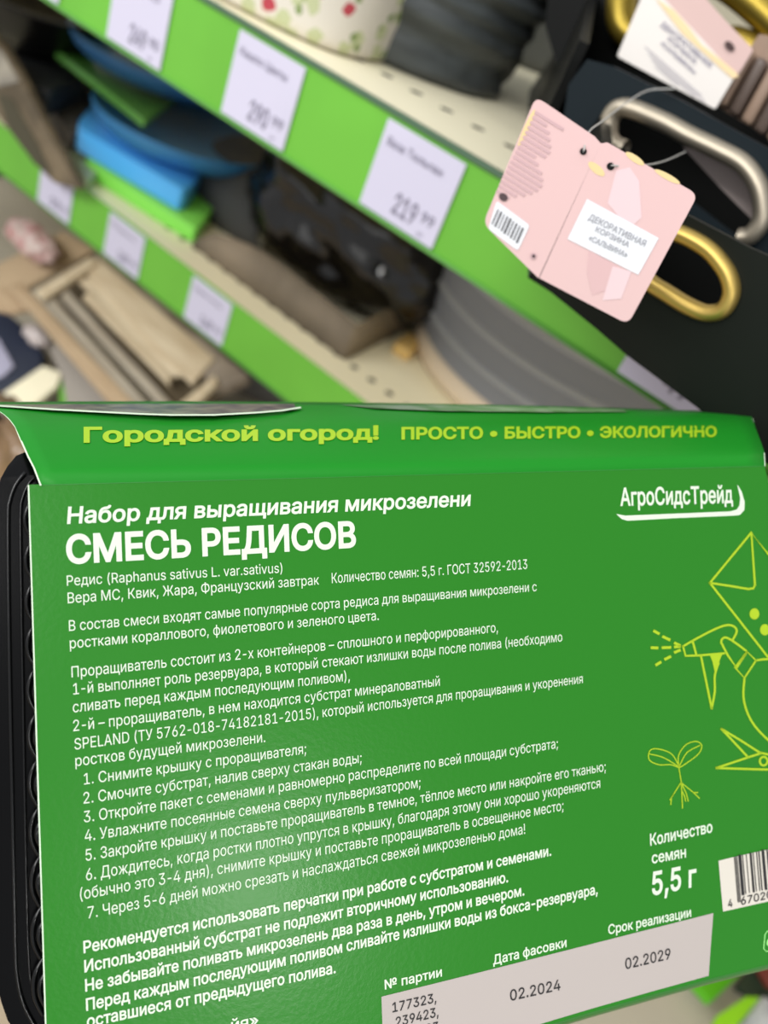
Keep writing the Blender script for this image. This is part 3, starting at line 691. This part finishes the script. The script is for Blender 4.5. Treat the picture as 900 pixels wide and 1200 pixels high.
# bottom panel, folded under
bp = fp[13:25]
g = [[card(x, y, .0004) for x, y in bp], [card(x+.5, y+4, .003) for x, y in bp], [card(x+1, y+5, .006) for x, y in bp], [card(x, y-2, .03) for x, y in bp]]
grid('bottom_panel', g, mat('sleeve_green_side', (44, 112, 36), rough=.4), kit, thick=.0003)
# top flap
rowsL = [(47,568.3,0), (40,549,.0035), (33,535,.007), (25,517,.0125), (18,501,.018), (12.5,493,.022), (6.5,487,.026), (-1,481.5,.032), (-8,476.5,.040), (-16,472,.052)]
rowsR = [(896,546), (895.5,531), (893,523), (889,512), (885.5,503), (884,498), (882.5,494), (881,490), (880,487), (878,484)]
MID = [0, -.4, -.4, -.6, -1, -1.5, -2, -3, -4.2, -5.3]
def flap_row(i, n=40):
    xl, yl, w = rowsL[i]; xr, yr = rowsR[i]
    return [(xl+(xr-xl)*k/n, yl+(yr-yl)*k/n+MID[i]*4*(k/n)*(1-k/n), w) for k in range(n+1)]
FR = [flap_row(i) for i in range(len(rowsL))]
def flap(x, y, w=0):
    # depth of the flap's surface at a pixel
    def yi(i):
        xl, yl, _ = rowsL[i]; xr, yr = rowsR[i]; t = (x-xl)/(xr-xl); return yl+(yr-yl)*t+MID[i]*4*t*(1-t)
    i = 0
    while i < len(rowsL)-2 and y < yi(i+1): i += 1
    a, b = yi(i), yi(i+1); t = (a-y)/(a-b)
    return card(x, y, rowsL[i][2]*(1-t)+rowsL[i+1][2]*t + w*1.4)
top = grid('top_flap', [[card(*p) for p in r] for r in FR], M_flapgreen, kit, thick=.0004)
ribbon('cut_edge', [[(47.5,568.3),(40,548.5),(33,535),(25,517),(18,500),(12,492),(6,486),(-2,480.5)]], 1.9, M_edge, top, flap, .0003)
ribbon('cut_edge', [[(896.5,546),(895.7,531),(893,523),(889,512),(885.5,503),(881.5,490)]], .8, M_edge, top, flap, .0003)
ribbon('cut_edge', [[(33.4,569),(39.5,760),(46.5,980),(53.5,1200)]], 1.6, M_edge, front, card, .00005)
ribbon('crease_line', [[(47,568.2),(470,556.9),(895,546.3)]], 1.1, mat('crease_green', (28,120,30), rough=.5), front, card, .00006)
# glimpse of the printed front's photo at the far fold, left part
ph = mat('ridge_strip', (78, 68, 80), rough=.3, rgb2=(134, 126, 114), vscale=200, stretch=(1,1,1))
decal('ridge_strip', [(-14,474),(100,473.5),(200,473),(345,473.2),(346,479),(300,483),(250,486),(200,486),(130,483),(60,479.5),(0,475.5)], ph, top, flap, .0035)
ribbon('white_border', [[(-12,475),(0,475.5),(60,479.5),(130,483.2),(165,485),(200,486.2),(250,486.2),(300,483.5),(330,481),(352,477.5)]], 1.9, M_edge, top, flap, .0042)
decal('ridge_strip', [(400,474.2),(520,474.6),(640,477),(730,480),(735,482.5),(640,483),(520,481.5),(440,478.5)], mat('ridge_pale', (84, 130, 76), rough=.3, rgb2=(150, 166, 142), vscale=160), top, flap, .0035)  # paler grey-green strip further along the ridge
# printing on the flap
text('slogan_print', 'Городской огород!', (98,518), (444,514.5), 17, M_lime2, top, flap, .028, eps=.0006)
text('slogan_print', 'ПРОСТО • БЫСТРО • ЭКОЛОГИЧНО', (470.5,514.5), (840,511.5), 13.5, M_lime2, top, flap, .028, eps=.0006)
# printing on the front panel
text('heading_print', 'Набор для выращивания микрозелени', (78.5,613.5), (551,592.5), 19, M_white, front, bold=.017, shear=.10)
text('title_print', 'СМЕСЬ РЕДИСОВ', (78,660), (417.5,640.5), 32, M_white, front, bold=.024)
BODY = [
 ('Редис (Raphanus sativus L. var.sativus)', (78.5,686.5), (331,671), 12),
 ('Вера МС, Квик, Жара, Французский завтрак', (79.5,707), (374,685), 12.5),
 ('Количество семян: 5,5 г. ГОСТ 32592-2013', (389,683.5), (618,666.5), 12),
 ('В состав смеси входят самые популярные сорта редиса для выращивания микрозелени с', (81,739.5), (629,692.5), 12.5),
 ('ростками кораллового, фиолетового и зеленого цвета.', (82,760), (444,726.5), 12.5),
 ('Проращиватель состоит из 2-х контейнеров – сплошного и перфорированного,', (84,794), (583.5,740.5), 13),
 ('1-й выполняет роль резервуара, в который стекают излишки воды после полива (необходимо', (86,814), (659,751.5), 13),
 ('сливать перед каждым последующим поливом),', (85.5,835), (410,797.5), 13),
 ('2-й – проращиватель, в нем находится субстрат минераловатный', (86,857), (515.5,803.5), 13),
 ('SPELAND (ТУ 5762-018-74182181-2015), который используется для проращивания и укоренения', (87.5,878.5), (683,800.5), 13),
 ('ростков будущей микрозелени.', (88.5,898), (311,869.5), 13),
 ('1. Снимите крышку с проращивателя;', (98.5,919.5), (359,883), 13),
 ('2. Смочите субстрат, налив сверху стакан воды;', (98,942), (424,893.5), 13.3),
 ('3. Откройте пакет с семенами и равномерно распределите по всей площади субстрата;', (98.5,964), (654,876.5), 13.3),
 ('4. Увлажните посеянные семена сверху пульверизатором;', (99.5,986), (493,922.5), 13.3),
 ('5. Закройте крышку и поставьте проращиватель в темное, тёплое место или накройте его тканью;', (100.5,1009), (710,903.5), 13.5),
 ('6. Дождитесь, когда ростки плотно упрутся в крышку, благодаря этому они хорошо укореняются', (101,1032), (703.5,923), 13.8),
 ('(обычно это 3-4 дня), снимите крышку и поставьте проращиватель в освещенное место;', (94,1054.5), (660.5,949.5), 13.8),
 ('7. Через 5-6 дней можно срезать и наслаждаться свежей микрозеленью дома!', (103,1076.5), (615.5,977), 13.8),
]
for s, a, b2, h in BODY: text('body_print', s, a, b2, h, M_white, front)
for s, a, b2, h in [
 ('Рекомендуется использовать перчатки при работе с субстратом и семенами.', (98,1117), (646,1002.5), 13.8),
 ('Использованный субстрат не подлежит вторичному использованию.', (99,1139.5), (595.5,1033.5), 14),
 ('Не забывайте поливать микрозелень два раза в день, утром и вечером.', (100,1162), (614.5,1049), 14),
 ('Перед каждым последующим поливом сливайте излишки воды из бокса-резервуара,', (101,1184.5), (700.5,1047.5), 14),
 ('оставшиеся от предыдущего полива.', (102,1204), (393.5,1140), 14)]:
    text('bold_print', s, a, b2, h, M_white, front, bold=.015)
text('bold_print', 'йя»', (271,1208), (303,1201), 13, M_white, front, bold=.012)
text('quantity_print', 'Количество', (762,991), (835,975), 13.5, M_white, front, bold=.012)
text('quantity_print', 'семян', (764,1012), (804,1004.5), 13, M_white, front, bold=.012)
text('quantity_print', '5,5 г', (764,1049), (816,1038), 26, M_white, front, bold=.018, shear=.06)
lab = decal('batch_label', [(447,1168),(560,1140),(700,1104.5),(836,1070),(833,1108),(830.5,1143.5),(760,1163),(690,1183),(640,1198),(450,1258)], M_sticker, front)
text('column_print', '№ партии', (451,1159.5), (518,1144), 11, M_white, front, bold=.012)
text('column_print', 'Дата фасовки', (578,1130.5), (664,1109.5), 11, M_white, front, bold=.012)
text('column_print', 'Срок реализации', (713,1095), (810,1074), 11, M_white, front, bold=.012)
for s, a, b2, h in [('177323,', (460,1186.5), (511.5,1174.5), 11), ('239423,', (464,1203.5), (514,1191), 11), ('239123', (466,1220), (514,1208), 11), ('02.2024', (598,1173), (657,1160), 12.5), ('02.2029', (733,1136), (786,1123.5), 12.5)]:
    text('date_print', s, a, b2, h, M_ink, lab, bold=.008, eps=.0002)
bc = decal('barcode_label', [(842,1008.7),(860,1004.3),(900,995.5),(944,985),(948,1044),(902,1056),(847.3,1068.3)], M_sticker2, front)
xs = [(.5,1),(2,1),(3.5,1),(5.6,3.6),(10,1.2),(14.5,1),(18.8,2.6),(22.6,1.1),(26.5,1.2),(29,1.6),(32.8,3.4),(38.5,2),(43,1.2),(47,3),(52,1.2),(56,2.6),(62,1)]
for i, (x, wd) in enumerate(xs):
    xt = 859.5+x+wd/2; yt = 1004.6-.225*(x+wd/2); l = 53 if i < 3 else 45
    ribbon('barcode_bar', [[(xt, yt), (xt+.085*l, yt+l)]], wd, M_ink, bc, card, .0002)
text('barcode_digits', '4', (853.5,1063.5), (858.5,1062.5), 9, M_ink, bc, bold=.012, eps=.0002)
text('barcode_digits', '670201', (868.5,1060.5), (912,1050.5), 9, M_ink, bc, bold=.012, eps=.0002)
M_mint = mat('mint_ink', (150, 225, 130), rough=.45)
ribbon('care_icon', [[(912,1088),(899,1091.5),(896.5,1095),(895,1112),(898,1115),(912,1112)]], 1.1, M_mint, front)
decal('care_icon', blob(902,1104,3.5,5,.3), M_mint, front)
# maker's name with its swoosh
text('maker_print', 'АгроСидсТрейд', (727,592.5), (859,589), 20.5, M_white, front, bold=.014)
decal('maker_swoosh', [(700+x/4.5, 550+y/4.5) for x, y in [(100,235),(148,244),(400,234),(700,222),(735,212),(750,190),(753,150),(738,80),(760,115),(777,170),(775,215),(752,240),(720,244),(400,258),(160,271),(128,262)]], M_white, front)
# line drawing
def Z7(*pts): return [(700+x/3.335, 600+y/3.333) for x, y in pts]
def Z7s(*pts): return [(p.x, p.y) for p in smooth_path([V((x, y, 0)) for x, y in Z7(*pts)], False, 5)]
draw = [Z7((602,80),(440,277)), Z7((440,277),(520,289),(590,301),(610,298),(616,285)), Z7((616,285),(602,80),(680,180),(740,260)), Z7((440,277),(560,430),(740,660)),
 Z7s((335,525),(372,503),(450,462),(500,443),(530,445),(545,465),(530,498)), Z7((335,525),(345,562),(400,560),(496,552)), Z7((372,503),(387,558)),
 Z7((405,562),(447,768)), Z7s((447,768),(459,700),(459,640),(474,590)), 
 ['c']+Z7s((484,510),(487,497),(500,490),(520,498),(552,520),(585,545))+Z7((545,610),(510,560)), ['c']+Z7((585,545),(620,580),(575,648),(538,608)), Z7((620,580),(650,575),(740,573)),
 Z7s((575,648),(571,720),(585,780),(615,835),(667,890),(740,950)), Z7((485,847),(560,892),(635,940),(740,962)), Z7((485,847),(537,902),(588,957)),
 Z7((640,942),(590,958),(465,1000)), Z7((465,1000),(590,1004),(740,1008)), ['c']+Z7(*disc(650,973,15,17))]
ribbon('line_drawing', draw, 2.5, M_lime, front)
decal('line_drawing', Z7(*disc(614,398,19,22)), M_lime, front); decal('line_drawing', Z7(*disc(655,460,19,22)), M_lime, front)
decal('line_drawing', Z7((438,554),(490,551),(474,590),(459,625),(450,585)), M_lime, front)
sp_ = [((222,465),(240,475)),((257,487),(282,499)),((303,512),(322,521)),((212,530),(235,531)),((255,530),(285,529)),((303,527),(322,525)),((230,597),(247,587)),((265,575),(285,565)),((303,548),(322,540))]
ribbon('spray_dashes', [Z7(*p) for p in sp_], 3.2, M_lime, front)
spr = [Z7s((320,995),(290,945),(235,925),(205,933),(203,968),(240,987),(285,987),(315,997)), Z7s((205,945),(260,960),(318,995)),
 Z7s((318,992),(318,950),(345,910),(385,896),(408,912),(395,945),(350,980),(322,998)), Z7s((400,912),(350,940),(322,990)), Z7((318,995),(328,1055)),
 Z7((328,1055),(290,1115),(287,1143)), Z7((300,1100),(284,1125)), Z7((328,1055),(333,1157)), Z7((331,1090),(341,1110),(345,1130)), Z7((329,1060),(348,1100),(355,1130)), Z7((329,1058),(375,1095),(399,1118)), Z7((375,1095),(392,1096))]
ribbon('sprout_drawing', spr, 1.25, M_lime, front)
